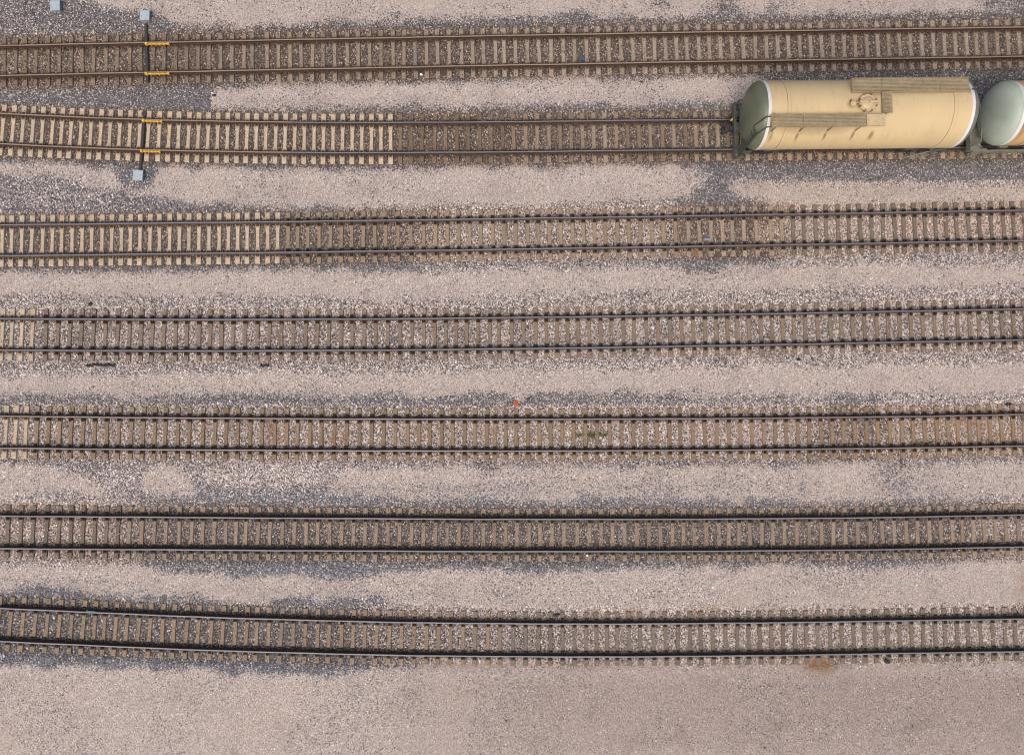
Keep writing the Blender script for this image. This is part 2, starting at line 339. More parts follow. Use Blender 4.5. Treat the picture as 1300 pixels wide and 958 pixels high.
    blue = np.choose(k, [0,.10,.35,.3,.1,.4,.8,.85])*sstep(1.1, 1.7, ad)*(.6+.8*(fbm(X, Y, .8, 71)-.3))
    return wc, bs, dirt, np.clip(ru_, 0, 1), vignette, d, k, np.clip(blue, 0, 1), tint
def gheight(X, Y, d, wc):
    ad = np.abs(d)
    z = -.062+.062*sstep(1.15, 1.6, ad)+(fbm(X, Y, 1.6, 61)-.5)*.03
    z = z-.03*sstep(1.7, 2.4, ad)
    return z

def axis(lo, hi, st, far):
    a = list(np.arange(lo, hi+1e-6, st)); ext = []; s = st; x = hi
    while x < far: s *= 1.35; x += s; ext.append(x)
    return np.array([lo-(e-hi) for e in ext[::-1]]+a+ext)
gx = axis(-30, 31, .14, 700); gy = axis(-22, 24, .10, 700)
GX, GY = np.meshgrid(gx, gy, indexing='ij'); nx, ny = GX.shape
wc, bs, dirt, rust, vignette, dd, kk, blue, tint = gravel(GX, GY)
GZ = gheight(GX, GY, dd, wc)
me = bpy.data.meshes.new('ground')
co = np.stack([GX, GY, GZ], -1).reshape(-1, 3)
ii, jj = np.meshgrid(np.arange(nx-1), np.arange(ny-1), indexing='ij'); a = (ii*ny+jj).ravel()
q = np.stack([a, a+ny, a+ny+1, a+1], -1)
me.vertices.add(len(co)); me.vertices.foreach_set('co', co.ravel())
me.loops.add(q.size); me.loops.foreach_set('vertex_index', q.ravel())
me.polygons.add(len(q)); me.polygons.foreach_set('loop_start', np.arange(0, q.size, 4)); me.polygons.foreach_set('loop_total', np.full(len(q), 4))
me.update()
for nm, chans in (('mixw', (wc, bs, blue)), ('dirt', (dirt, rust, vignette)), ('tint', (tint, tint, tint))):  # third channel of dirt carries the painted vignetting
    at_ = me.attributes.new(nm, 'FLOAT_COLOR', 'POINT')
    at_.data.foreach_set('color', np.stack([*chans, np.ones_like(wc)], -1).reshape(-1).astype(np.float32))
me.polygons.foreach_set('use_smooth', [True]*len(q))
tag(link('ground', me, M['ground']), 'pinkish gravel yard with bluish grey ballast beds', 'ground', kind='structure')

# ------------------------------------------------------------------ loose ballast stones (uncountable: one object)
def stones(n_try):
    X = RNG.uniform(-28.5, 29.8, n_try); Y = RNG.uniform(-19.5, 21.8, n_try)
    wc, bs, dirt, rust, vignette, d, k, blue, tint = gravel(X, Y)
    ad = np.abs(d)
    keep = RNG.random(n_try) < (.04+.96*(1-wc))
    # keep rails clear
    keep &= np.abs(ad-.796) > .085
    # keep most sleeper tops clear
    for kk in TR:
        xs = np.array(SX[kk]); s = np.array([float(slope(kk, x)) for x in xs])
        sel = (k == kk) & (ad < 1.34)
        Xl = X+d*np.interp(X, xs, s)
        i = np.clip(np.searchsorted(xs, Xl), 1, len(xs)-1)
        dx = np.minimum(np.abs(Xl-xs[i]), np.abs(Xl-xs[i-1]))
        hw = np.where(ad > .75, .125, .105)
        u = 640+X*24.6
        cov = {1: np.where(u < 240, .28, .10), 2: .07, 3: .06, 4: .08, 5: .06, 6: .06, 7: .05}[kk]
        cov = np.where(ad > 1.15, np.maximum({1: .35, 2: .02, 3: .10, 4: .45, 5: .22, 6: .22, 7: .12}[kk], cov), cov)
        if NEWX[kk] > 0: cov = np.where(u < NEWX[kk], .006, cov)
        keep &= ~(sel & (dx < hw) & (RNG.random(n_try) > cov))
        ins = sel & (dx < hw)
        onS[ins] = True if False else onS[ins]
        onS_z = ins
        zadd[ins] = .06
    return X, Y, wc, bs, dirt, rust, vignette, d, k, blue, tint, keep
NT = 620000
onS = np.zeros(NT, bool); zadd = np.zeros(NT)
X, Y, wc, bs, dirt, rust, vignette, d, k, blue, tint, keep = stones(NT)
X, Y, wc, bs, dirt, rust, vignette, d, k, blue, tint, zadd = [v[keep] for v in (X, Y, wc, bs, dirt, rust, vignette, d, k, blue, tint, zadd)]
n = len(X)
isC = wc > .5
r = np.where(isC, RNG.uniform(.016, .028, n), RNG.uniform(.020, .040, n))
zb = gheight(X, Y, d, wc)
zb = np.where(zadd > 0, np.maximum(zb, .015), zb)
base = np.array([(1,0,0),(-1,0,0),(0,1,0),(0,-1,0),(0,0,1),(0,0,-1)], float)
rq = RNG.normal(size=(n, 4)); rq /= np.linalg.norm(rq, axis=1)[:, None]
w_, x_, y_, z_ = rq.T
RM = np.stack([1-2*(y_*y_+z_*z_), 2*(x_*y_-z_*w_), 2*(x_*z_+y_*w_), 2*(x_*y_+z_*w_), 1-2*(x_*x_+z_*z_), 2*(y_*z_-x_*w_), 2*(x_*z_-y_*w_), 2*(y_*z_+x_*w_), 1-2*(x_*x_+y_*y_)], -1).reshape(n, 3, 3)
loc = base[None]*RNG.uniform(.7, 1.3, (n, 6, 1))*r[:, None, None]
loc = np.einsum('nij,nkj->nki', RM, loc); loc[..., 2] *= .8
co = loc+np.stack([X, Y, zb+r*.25], -1)[:, None, :]
fc = np.array([(0,2,4),(2,1,4),(1,3,4),(3,0,4),(2,0,5),(1,2,5),(3,1,5),(0,3,5)])
F = (fc[None]+(np.arange(n)*6)[:, None, None]).reshape(-1, 3)
me = bpy.data.meshes.new('ballast_stones')
me.vertices.add(n*6); me.vertices.foreach_set('co', co.astype(np.float32).ravel())
me.loops.add(F.size); me.loops.foreach_set('vertex_index', F.astype(np.int32).ravel())
me.polygons.add(len(F)); me.polygons.foreach_set('loop_start', np.arange(0, F.size, 3, dtype=np.int32)); me.polygons.foreach_set('loop_total', np.full(len(F), 3, dtype=np.int32))
me.update()
rr = RNG.random(n); cA, cB, cC = pal(PAL_A, rr), pal(PAL_B, rr), pal(PAL_C, rr)
cA = cA+blue[:, None]*(.55*cA*np.array([1.14,1.20,1.34])+.45*np.array([.19,.20,.226])-cA); cs = np.where((RNG.random(n) < bs)[:, None], cB, cA)
cs = np.where((RNG.random(n) < wc)[:, None], cC, cs)
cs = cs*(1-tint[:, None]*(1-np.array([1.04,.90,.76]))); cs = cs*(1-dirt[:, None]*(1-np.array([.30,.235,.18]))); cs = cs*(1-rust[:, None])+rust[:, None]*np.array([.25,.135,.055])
cs = cs*(1-vignette[:, None]*(1-np.array([.74,.71,.71])))  # same painted vignetting on the stones
colr = np.repeat(np.concatenate([cs, np.ones((n, 1))], 1)[:, None], 6, 1).astype(np.float32)
at_ = me.attributes.new('stone_colour', 'FLOAT_COLOR', 'POINT'); at_.data.foreach_set('color', colr.ravel())
tag(link('ballast_stones', me, M['stone']), 'loose grey and pale crushed stones heaped in the track beds', 'ballast', kind='stuff')
del co, loc, F, colr, RM

# ------------------------------------------------------------------ sleepers, fastenings, rails
def sleeper_mesh(name, half=1.31, we=.125, wm=.10, drop=.02, top=.022):
    """pre-stressed concrete sleeper: wide sloped ends, waisted and lower in the middle"""
    st = [(-half, we*.96, top-.012), (-half+.03, we, top), (-.98, we, top), (-.62, we*.94, top), (-.40, wm, top-drop), (0, wm*.97, top-drop*1.1),
          (.40, wm, top-drop), (.62, we*.94, top), (.98, we, top), (half-.03, we, top), (half, we*.96, top-.012)]
    bm = bmesh.new(); rings = []
    for y, w, z in st:
        rings.append([bm.verts.new(c) for c in ((-w-.03, y, -.17), (-w, y, z-.012), (-w+.014, y, z), (w-.014, y, z), (w, y, z-.012), (w+.03, y, -.17))])
    for A, B in zip(rings, rings[1:]):
        for i in range(5): bm.faces.new((A[i], A[i+1], B[i+1], B[i]))
        bm.faces.new((A[5], A[0], B[0], B[5]))
    bm.faces.new(rings[0][::-1]); bm.faces.new(rings[-1])
    bmesh.ops.recalc_face_normals(bm, faces=bm.faces[:])
    me = bpy.data.meshes.new(name); bm.to_mesh(me); bm.free(); me.materials.append(M['sleeper']); return me
SM_NEW = sleeper_mesh('sleeper_new', 1.33, .122, .086, .02, .030)
SM_OLD = sleeper_mesh('sleeper_old', 1.32, .112, .090, .014, .024)
def clip_mesh(name, mat, w, reach, h, bolt=False):
    bm = bmesh.new()
    if bolt:
        for q in (-.045, .045): rod(bm, (q, -.33, .0), (q, -.33, .034), .018, 8)
        rod(bm, (0, -.40, .0), (0, -.40, .026), .022, 8)
    box(bm, -w, w, -reach, reach, .02, .036)                              # base plate under the rail foot
    for s in (-1, 1):
        y = s*(reach-.055)
        box(bm, -w*.8, w*.8, min(y-.045, y+.045), max(y-.045, y+.045), .034, .034+h)   # shoulder
        pts = [(-w*.8, s*(reach-.02), .05), (-w*.4, s*.085, .052+h*.7), (w*.1, s*(reach-.03), .055+h*.5), (w*.5, s*.085, .052+h*.7), (w*.85, s*(reach-.02), .05)]
        path(bm, pts, .013, 6)                                            # bent spring clip
        rod(bm, (0, y, .03), (0, y, .05+h), .018, 8)
    bmesh.ops.recalc_face_normals(bm, faces=bm.faces[:])
    me = bpy.data.meshes.new(name); bm.to_mesh(me); bm.free(); me.materials.append(mat); return me
CL_OLD = clip_mesh('rail_fastening', M['clip'], .085, .215, .05)
CL_SIX = clip_mesh('rail_fastening_bolted', M['clip'], .085, .215, .05, True)
CL_BRN = clip_mesh('rail_fastening_rusty', M['clip_brown'], .07, .17, .03)
def rail_mesh(k, side, mside, mhead):
    prof = [(-.075,.030),(-.075,.041),(-.018,.060),(-.010,.075),(-.010,.150),(-.034,.166),(-.036,.178),(-.036,.196),(-.026,.2015),(0,.203),(.026,.2015),(.036,.196),(.036,.178),(.034,.166),(.010,.150),(.010,.075),(.018,.060),(.075,.041),(.075,.030)]
    xs = np.concatenate([np.arange(-60, -28, 4), np.arange(-28, 28.1, .5), np.arange(32, 61, 4)])
    bm = bmesh.new(); rings = []
    for x in xs:
        y = float(yc(k, x)); s = float(slope(k, x)); L = math.hypot(1, s); nx_, ny_ = -s/L, 1/L
        wob = .004*math.sin(x*1.7+k+side)+.004*math.sin(x*.63+2*k)
        o = side*.796+wob
        rings.append([bm.verts.new((x+nx_*(o+a), y+ny_*(o+a), z)) for a, z in prof])
    nP = len(prof)
    for A, B in zip(rings, rings[1:]):
        for i in range(nP):
            f = bm.faces.new((A[i], A[(i+1) % nP], B[(i+1) % nP], B[i])); f.material_index = 1 if 8 <= i <= 9 else (2 if 7 <= i <= 10 else 0)
    bmesh.ops.recalc_face_normals(bm, faces=bm.faces[:])
    me = bpy.data.meshes.new('rail'); bm.to_mesh(me); bm.free()
    for m in (mside, mhead, mside): me.materials.append(m)
    return me
TLAB = {1: 'rusty brown railway track along the top with yellow blocks, no wagons on it', 2: 'railway track carrying the tanker wagons, with pale new sleepers at its left end',
 3: 'railway track just below the tanker wagons, pale new sleepers in its left quarter', 4: 'railway track bedded in pale coarse stones, middle one of the seven',
 5: 'railway track with brownish sleepers and green moss between its rails', 6: 'straight track in dark grey ballast, second from the bottom',
 7: 'bottom track that bends upwards at its left end, dark ballast left and pinkish right'}
def scol(k, u):
    j = lambda c, a=.12: tuple(max(.01, x*(1+random.uniform(-a, a))) for x in c)
    def jj(c, a=.14):
        f = 1+random.uniform(-a, a); g = random.uniform(-.04, .04); return (c[0]*f*(1+g), c[1]*f, c[2]*f*(1-g), 1)
    new = (.425,.35,.262)
    if u < NEWX[k]: return jj(new, .07)
    if k == 1: return jj((.20,.155,.115) if u < 260 else ((.235,.19,.15) if u < 560 else (.28,.232,.185)), .12)
    if k == 2:
        if u < 640: return jj((.165,.122,.088), .13)
        if u < 930: return jj(random.choice([(.25,.19,.14), (.26,.215,.17), (.185,.138,.10)]), .1)
        return jj((.29,.222,.155), .14)
    if k == 3: return jj((.25,.195,.14) if u < 860 else ((.285,.23,.175) if u < 1000 else (.165,.135,.11)), .10)
    if k == 4: return jj((.195,.152,.116), .09)
    if k == 5: return jj((.215,.158,.105), .13)
    if k == 6: return jj((.15,.125,.10) if u < 160 else (.235,.185,.145), .12)
    return jj((.225,.172,.125) if u < 640 else (.165,.138,.112), .10)
for k in TR:
    root = empty('railway_track', (0, float(yc(k, 0)), 0))
    tag(root, TLAB[k], 'railway track', 'parallel railway tracks of the yard')
    oy = float(yc(k, 0))
    ms = M['rail_brown'] if k <= 2 else M['rail_side']
    for side in (-1, 1):
        mh = M['head_rust'] if k == 1 else (M['head_worn'] if (k == 5 or (k == 1)) else M['head_bright'])
        me = rail_mesh(k, side, ms, mh)
        if k == 2:          # rusty running surface at the left end, polished beyond
            me.materials.append(M['head_rust'])
            for p in me.polygons:
                if p.material_index == 1 and p.center[0] < -11: p.material_index = 3
        o = bpy.data.objects.new('rail', me); C.objects.link(o); o.parent = root; o.location = (0, -oy, 0)
    vis = [x for x in SX[k]]
    # continue the sleepers outside the picture at the local spacing
    allx = list(vis); pL = (vis[6]-vis[0])/6; pR = (vis[-1]-vis[-7])/6
    rest = []
    x = vis[0]-pL
    while x > -42: rest.append(x); x -= pL
    x = vis[-1]+pR
    while x < 42: rest.append(x); x += pR
    rest.sort(key=lambda v: abs(v-.4))
    while len(vis) > 100: rest.insert(0, vis.pop())
    for x in vis:
        u = float(to_map(np.array(x), np.array(float(yc(k, x))))[0]); new = u < NEWX[k]
        s = bpy.data.objects.new('sleeper', SM_NEW if new else SM_OLD); C.objects.link(s); s.parent = root
        s.location = (x, float(yc(k, x))-oy, 0 if new else random.uniform(-.010, .004))
        s.rotation_euler = (0, 0, math.atan(float(slope(k, x)))+random.gauss(0, .006 if new else .012)); s.color = scol(k, u)
        for sd in (-1, 1):
            c = bpy.data.objects.new('rail_fastening', CL_BRN if (new or k <= 2) else (CL_SIX if k == 6 and 430 < u < 900 else CL_OLD)); C.objects.link(c); c.parent = s
            c.location = (0, sd*.796, -s.location.z); c.rotation_euler = (0, 0, 0 if sd > 0 else math.pi); c.scale = (random.uniform(.9, 1.15), random.uniform(.92, 1.08), 1)
    if rest:
        bm = bmesh.new()
        for x in rest:
            T = Matrix.Translation((x, float(yc(k, x))-oy, 0)) @ Matrix.Rotation(math.atan(float(slope(k, x))), 4, 'Z')
            tmp = bmesh.new(); tmp.from_mesh(SM_OLD); tmp.transform(T); t2 = bpy.data.meshes.new('t'); tmp.to_mesh(t2); tmp.free(); bm.from_mesh(t2); bpy.data.meshes.remove(t2)
        me = bpy.data.meshes.new('sleepers_beyond'); bm.to_mesh(me); bm.free(); me.materials.append(M['sleeper'])
        o = bpy.data.objects.new('distant_sleepers', me); C.objects.link(o); o.parent = root; o['kind'] = 'stuff'; o.color = (.235,.18,.14,1)

# ------------------------------------------------------------------ motor boxes and yellow rail blocks
def motor_box(u, v, label, rz):
    x, y = at(u, v, .14)
    t = empty('motor_box', (x, y, -.02), rz); tag(t, label, 'motor box', 'light grey trackside motor boxes')
    bm = bmesh.new(); box(bm, -.23, .23, -.25, .25, -.06, .20); finish('housing', bm, M['cabinet_shaded'], t, bevel=.012)
    bm = bmesh.new(); box(bm, -.25, .25, -.27, .27, .203, .25); box(bm, -.03, .03, -.285, -.27, .17, .23); lid = finish('lid', bm, M['cabinet'], t, bevel=.012)
    bm = bmesh.new(); rod(bm, (.15, .255, .1), (.15, .33, .02), .02); finish('cable_gland', bm, M['black_steel'], t)
    return t
motor_box(71, 8, 'light grey motor box standing alone in dark gravel, leftmost at the top edge', .05)
motor_box(184.5, 20.5, 'light grey motor box above the top track, at the end of its black bar', .0)
motor_box(176, 223, 'light grey motor box below the second track, at the end of its black bar', -.04)
def blocker(k, u, v_end_up, v_end_dn, label, lx, knob):
    p0 = at(*v_end_up, .05); p1 = at(*v_end_dn, .05)
    x = (p0[0]+p1[0])/2; y0 = float(yc(k, x)); s = float(slope(k, x)); a = math.atan2(p0[1]-p1[1], p0[0]-p1[0])-math.pi/2
    t = empty('wheel_stop_gear', (x, y0, 0), a); tag(t, label, 'wheel stop', 'yellow wheel stops across the tracks')
    L1 = (p0[1]-y0)/math.cos(a); L0 = (p1[1]-y0)/math.cos(a)
    bm = bmesh.new(); box(bm, -.085, .085, L0, L1, -.03, .045)
    if knob: rod(bm, (0, L1-.08, .02), (0, L1-.08, .10), .13, 16)
    rod(bm, (.045, L0, .06), (.045, L1, .06), .018); finish('crossbar', bm, M['black_steel'], t, bevel=.006)
    ang = math.atan(s)-a
    for sd in (1, -1):
        bm = bmesh.new(); o = sd*.796-.075; T = Matrix.Rotation(ang, 4, 'Z')
        box(bm, lx[0], lx[1], o-.030, o+.030, .12, .195, T)
        for q in np.linspace(lx[0]+.06, lx[1]-.06, 6):
            box(bm, q-.035, q+.035, o-.06, o+.036, .10, .212, T)
        box(bm, lx[0]-.02, lx[0]+.10, o-.05, o+.09, .196, .226, T)
        box(bm, lx[1]-.07, lx[1]+.02, o-.06, o+.06, .10, .225, T)
        finish('yellow_block', bm, M['yellow'], t, bevel=.006)
    return t
blocker(1, 186, (185.5, 30), (187.5, 104), 'black bar under the brown top track with two yellow rail blocks', (.0, 1.22), False)
blocker(2, 181, (183.5, 143), (178, 218), 'black bar under the second track with two yellow rail blocks and round knob', (.02, 1.02), True)

# ------------------------------------------------------------------ tanker wagons
def tank_paint(name, col, stain, seed):
    m, nt, p = newmat(name)
    tc = N(nt, 'ShaderNodeTexCoord'); mp = N(nt, 'ShaderNodeMapping'); mp.inputs['Scale'].default_value = (2.2, .45, .45); mp.inputs['Location'].default_value = (seed, seed*.7, 0)
    nt.links.new(tc.outputs['Object'], mp.inputs[0])
    n1 = N(nt, 'ShaderNodeTexNoise', i_Scale=2.2, i_Detail=7, i_Roughness=.62); nt.links.new(mp.outputs[0], n1.inputs['Vector'])
    n2 = N(nt, 'ShaderNodeTexNoise', i_Scale=.55, i_Detail=4); nt.links.new(tc.outputs['Object'], n2.inputs['Vector'])
    c = mix(nt, ramp(nt, n2.outputs[0], [(.35, (0,0,0)), (.68, (1,1,1))]), col, tuple(a*b for a, b in zip(col, (.90,.90,.95))))
    f = ramp(nt, n1.outputs[0], [(.54, (0,0,0)), (.80, (.5,.5,.5))])
    c = mix(nt, f, c, stain)
    n3 = N(nt, 'ShaderNodeTexNoise', i_Scale=7, i_Detail=5, i_Roughness=.7); nt.links.new(tc.outputs['Object'], n3.inputs['Vector'])
    c = mix(nt, ramp(nt, n3.outputs[0], [(.66, (0,0,0)), (.74, (.6,.6,.6))]), c, tuple(x*.55 for x in stain))
    # grime where walkway brackets, hatch and valves drip (fixed places on the shell)
    sx = N(nt, 'ShaderNodeSeparateXYZ'); nt.links.new(tc.outputs['Object'], sx.inputs[0])
    tot = None
    n4 = N(nt, 'ShaderNodeTexNoise', i_Scale=5, i_Detail=5, i_Roughness=.7); nt.links.new(tc.outputs['Object'], n4.inputs['Vector'])
    nn = math_(nt, 'MULTIPLY', math_(nt, 'SUBTRACT', n4.outputs[0], .5), .9)
    for (cx, cy, rx, ry, am) in ((-.3, -.1, .62, .42, .75), (-.95, -.12, .28, .22, .7), (-3.27, -1.33, .09, .20, .8), (-1.95, -1.33, .09, .20, .8), (-.63, -1.33, .09, .20, .8), (.25, -1.33, .13, .18, .8), (-4.5, -1.3, .12, .24, .6),
                                 (-2.6, -.95, 2.6, .42, .6), (1.8, .74, 3.2, .50, .55), (.65, -.1, .34, .62, .6), (-4.62, -.9, .25, .55, .8), (4.6, .7, .3, .4, .7), (.1, .45, .5, .3, .5)):
        dx = math_(nt, 'DIVIDE', math_(nt, 'SUBTRACT', sx.outputs[0], cx), rx); dy = math_(nt, 'DIVIDE', math_(nt, 'SUBTRACT', sx.outputs[1], cy), ry)
        r2 = math_(nt, 'ADD', math_(nt, 'MULTIPLY', dx, dx), math_(nt, 'MULTIPLY', dy, dy))
        g = math_(nt, 'MULTIPLY', math_(nt, 'MAXIMUM', math_(nt, 'SUBTRACT', math_(nt, 'ADD', 1.0, nn), r2), 0.0), am)
        tot = g if tot is None else math_(nt, 'MAXIMUM', tot, g)
    tot = math_(nt, 'MINIMUM', tot, .8)
    c = mix(nt, tot, c, (.14,.095,.05))
    nt.links.new(c, p.inputs['Base Color']); p.inputs['Roughness'].default_value = .48; p.inputs['Specular IOR Level'].default_value = .35
    b = N(nt, 'ShaderNodeBump', i_Strength=.15, i_Distance=.03); nt.links.new(n2.outputs[0], b.inputs['Height']); nt.links.new(b.outputs[0], p.inputs['Normal'])
    return m
def grate_mat(name, col):
    return simple(name, col, .8, 0, tuple(x*.62 for x in col), 1.9, dlo=.36, dhi=.74, stretch=(1, 1.6, 1), bump=.3)
def wagon(xc, Rt, hz, label, shell, headL, headR, ringm, frame_m, grate, wide, full):
    y = float(yc(2, 11.723))+.01436*(xc-11.723)
    t = empty('tanker_wagon', (xc, y, .2), math.atan(.01436)); tag(t, label, 'tanker wagon', 'coupled tanker wagons on the second track')
    L = 4.83; NS = 128
    bm = bmesh.new(); lathe_x(bm, [(-L, Rt)]+[(x, Rt) for x in np.linspace(-L, L, 25)[1:-1]]+[(L, Rt)], NS, 0, hz); finish('tank_shell', bm, shell, t, True)
    for s, hm in ((-1, headL), (1, headR)):
        prof = [(s*L, Rt)]
        for i in range(1, 17):
            th = i/16*math.pi/2; prof.append((s*(L+.60*math.sin(th)), Rt*math.cos(th)**.86 if i < 16 else 0))
        bm = bmesh.new(); lathe_x(bm, prof, NS, 0, hz); finish('tank_end', bm, hm, t, True)
        bm = bmesh.new(); a, b = s*L, s*(L-(.17 if full else .14))
        lathe_x(bm, [(a, Rt), (a, Rt+.006), (b, Rt+.006), (b, Rt)], NS, 0, hz); finish('white_ring', bm, ringm, t)
    for x in (-3.86, 3.92):                                    # tie-down straps
        bm = bmesh.new(); lathe_x(bm, [(x-.07, Rt), (x-.068, Rt+.022), (x+.068, Rt+.022), (x+.07, Rt)], NS, 0, hz); st = finish('strap', bm, shell, t)
        for e in (-.082, .074):
            bm = bmesh.new(); lathe_x(bm, [(x+e-.006, Rt), (x+e-.004, Rt+.012), (x+e+.010, Rt+.012), (x+e+.012, Rt)], NS, 0, hz); finish('strap_edge', bm, M['seam'], st)
    top = hz+Rt
    def walkway(x0, x1, y0, y1, z, lines=True):
        w = empty('walkway', (0, 0, 0), 0, t)
        bm = bmesh.new()
        nb = max(4, int((y1-y0)/.06)); e = (y1-y0)/nb
        nj = max(1, round((x1-x0)/1.3)); jl = (x1-x0)/nj
        for q in range(nj):
            dz = random.uniform(-.006, .006)
            for i in range(nb): box(bm, x0+q*jl+.008, x0+(q+1)*jl-.008, y0+i*e+e*.17, y0+(i+1)*e-e*.17, z+dz, z+.02+dz)
        xx = x0
        while xx < x1-.05: box(bm, xx, min(xx+.03, x1), y0, y1, z-.03, z-.002); xx += .3
        finish('grating', bm, grate, w)
        bm = bmesh.new(); box(bm, x0-.01, x1+.01, y0-.022, y0-.002, z-.05, z+.035); box(bm, x0-.01, x1+.01, y1+.002, y1+.022, z-.05, z+.035)
        box(bm, x0-.03, x0-.012, y0-.022, y1+.022, z-.05, z+.035)
        finish('edge_angle', bm, grate, w)
        bm = bmesh.new(); nbk = max(2, int((x1-x0)/1.25)+1)
        for x in np.linspace(x0+.2, x1-.2, nbk):
            for yy in (y0, y1):
                if abs(yy) < Rt-.1:
                    zz = hz+math.sqrt(Rt**2-yy**2)-.01
                    if zz < z-.06: rod(bm, (x, yy, z-.03), (x, yy, zz), .022)
        finish('bracket', bm, M['bracket'], w)
        return w
    zt = top+.12
    walkway(-3.3 if full else -4.76, -.40, -1.19, -.66, zt)
    walkway(-.91, 4.54, .43, 1.08, zt-.10)
    walkway(.43, .87, -.54, .40, zt-.03)
    bm = bmesh.new(); box(bm, -.385, .47, -1.2, -.65, zt-.06, zt+.05); finish('landing_plate', bm, M['tan_plate'], t, bevel=.01)
    # hatch
    h = empty('hatch', (-.27, -.10, 0), 0, t); hm = shell
    zc = hz+math.sqrt(Rt**2-.01)
    bm = bmesh.new(); rod(bm, (0, 0, zc-.12), (0, 0, zc+.10), .37, 40); rod(bm, (0, 0, zc+.10), (0, 0, zc+.13), .41, 40); rod(bm, (0, 0, zc+.13), (0, 0, zc+.19), .30, 40, .20)
    finish('lid', bm, M['tan_plate'], h, False, .006)
    bm = bmesh.new(); box(bm, -.44, .46, -.04, .05, zc+.20, zc+.26); rod(bm, (0, 0, zc+.18), (0, 0, zc+.31), .04, 12); finish('locking_bar', bm, M['tan_plate'], h, bevel=.008)
    bm = bmesh.new()
    for i in range(8):
        a = i*math.pi/4+.4; rod(bm, (.40*math.cos(a), .40*math.sin(a), zc+.02), (.40*math.cos(a), .40*math.sin(a), zc+.19), .035, 8)
    bmesh.ops.recalc_face_normals(bm, faces=bm.faces[:]); finish('swing_bolt', bm, M['bracket'], h)
    v = empty('valve', (-.97, -.14, 0), 0, t)
    bm = bmesh.new(); rod(bm, (0, 0, zc-.1), (0, 0, zc+.14), .085, 16); rod(bm, (0, 0, zc+.14), (0, 0, zc+.17), .13, 16); box(bm, -.02, .30, .03, .07, zc+.10, zc+.14); finish('safety_valve', bm, M['tan_plate'], v)
    bm = bmesh.new(); path(bm, [(.05, .05, zc+.15), (.24, -.02, zc+.10), (.38, .05, zc+.06)], .02); rod(bm, (-.06, .16, zc), (-.06, .16, zc+.12), .045, 10); finish('pipe', bm, M['bracket'], v)
    # ladders at both ends
    for s, y0, y1, xt in ((-1, -1.18, -.70, -4.80), (1, .50, 1.02, 4.62)):
        if full and s < 0: continue
        bm = bmesh.new(); xb = s*5.28; xm = s*5.24
        for yy in (y0, y1): path(bm, [(xt, yy, zt), (s*4.98, yy, zt-.10), (xm, yy-.10, zt-.8), (xb, yy-.38, 1.05)], .032)
        z = 1.25
        while z < zt-.8:
            f = (z-1.05)/(zt-.8-1.05); x = xb+(xm-xb)*f; ys = -.38+.28*f; box(bm, x-.06, x+.06, y0+ys, y1+ys, z-.014, z+.014); z += .30
        finish('ladder', bm, M['ladder'], t)
    # underframe
    bm = bmesh.new()
    box(bm, -5.3, 5.3, -.20, .20, .62, .92); box(bm, -5.3, 5.3, -.28, .28, .925, .95)
    for x in (-3.62, 3.62):
        box(bm, x-.22, x+.22, -1.15, 1.15, .66, .915)                     # bolster
        for yy in (-.95, .95): box(bm, x-.3, x+.3, yy-.14, yy+.14, .917, hz-math.sqrt(Rt**2-.95**2)+.04)   # saddle
    finish('centre_sill', bm, frame_m, t, bevel=.01)
    for s in (-1, 1):
        bm = bmesh.new(); box(bm, s*5.33-.06, s*5.33+.06, -1.30, 1.30, .66, .99)
        a, b = sorted((s*5.27, s*4.55)); box(bm, a, b, -1.28, -1.20, .80, .985); box(bm, a, b, 1.20, 1.28, .80, .985)
        if wide and s < 0: box(bm, a, a+.42, -1.19, 1.19, .955, .975)
        finish('end_beam', bm, frame_m, t, bevel=.008)
        # handrail over the end beam
        bm = bmesh.new()
        path(bm, [(s*5.36, 1.12, .95), (s*5.36, 1.12, 1.72), (s*5.36, .62, 1.84), (s*5.36, -.62, 1.84), (s*5.36, -1.12, 1.72), (s*5.36, -1.12, .95)], .026)
        for yy in (-.4, .4): rod(bm, (s*5.36, yy, .95), (s*5.36, yy, 1.84), .02)
        path(bm, [(s*5.36, 1.12, 1.5), (s*5.15, 1.25, 1.45), (s*4.8, 1.28, 1.0)], .022)
        path(bm, [(s*5.36, -1.12, 1.5), (s*5.15, -1.25, 1.45), (s*4.8, -1.28, 1.0)], .022)
        finish('handrail', bm, frame_m, t)
        # automatic coupler
        cp = empty('coupler', (s*5.39, 0, .78), 0 if s > 0 else math.pi, t)
        bm = bmesh.new(); box(bm, -.05, .32, -.10, .10, -.11, .11); box(bm, .0, .05, -.2, .2, -.17, .17); finish('shank', bm, M['black_steel'], cp, bevel=.02)
        bm = bmesh.new()
        box(bm, .30, .46, -.20, .22, -.15, .15); box(bm, .44, .62, .10, .26, -.13, .13); box(bm, .44, .54, -.24, -.08, -.13, .13); box(bm, .56, .60, -.02, .16, -.11, .11)
        finish('head', bm, M['black_steel'], cp, bevel=.02)
        bm = bmesh.new(); path(bm, [(s*5.38, .45, .80), (s*5.55, .43, .50), (s*5.74, .33, .36), (s*5.82, .22, .50)], .03); finish('brake_hose', bm, M['black_steel'], t)
        # footsteps below the corners
        for q in (-1, 1):
            bm = bmesh.new(); y0, y1 = q*1.25, q*1.42
            xa, xb = s*5.20, s*4.78
            for xx in (xa, xb): path(bm, [(xx, y0, .95), (xx, y1, .72), (xx, y1, .22)], .022)
            for z in (.22, .55): box(bm, min(xa, xb), max(xa, xb), min(y1-q*.0, y1-.08*q), max(y1, y1-.08*q), z-.012, z+.012)
            finish('footstep', bm, frame_m, t)
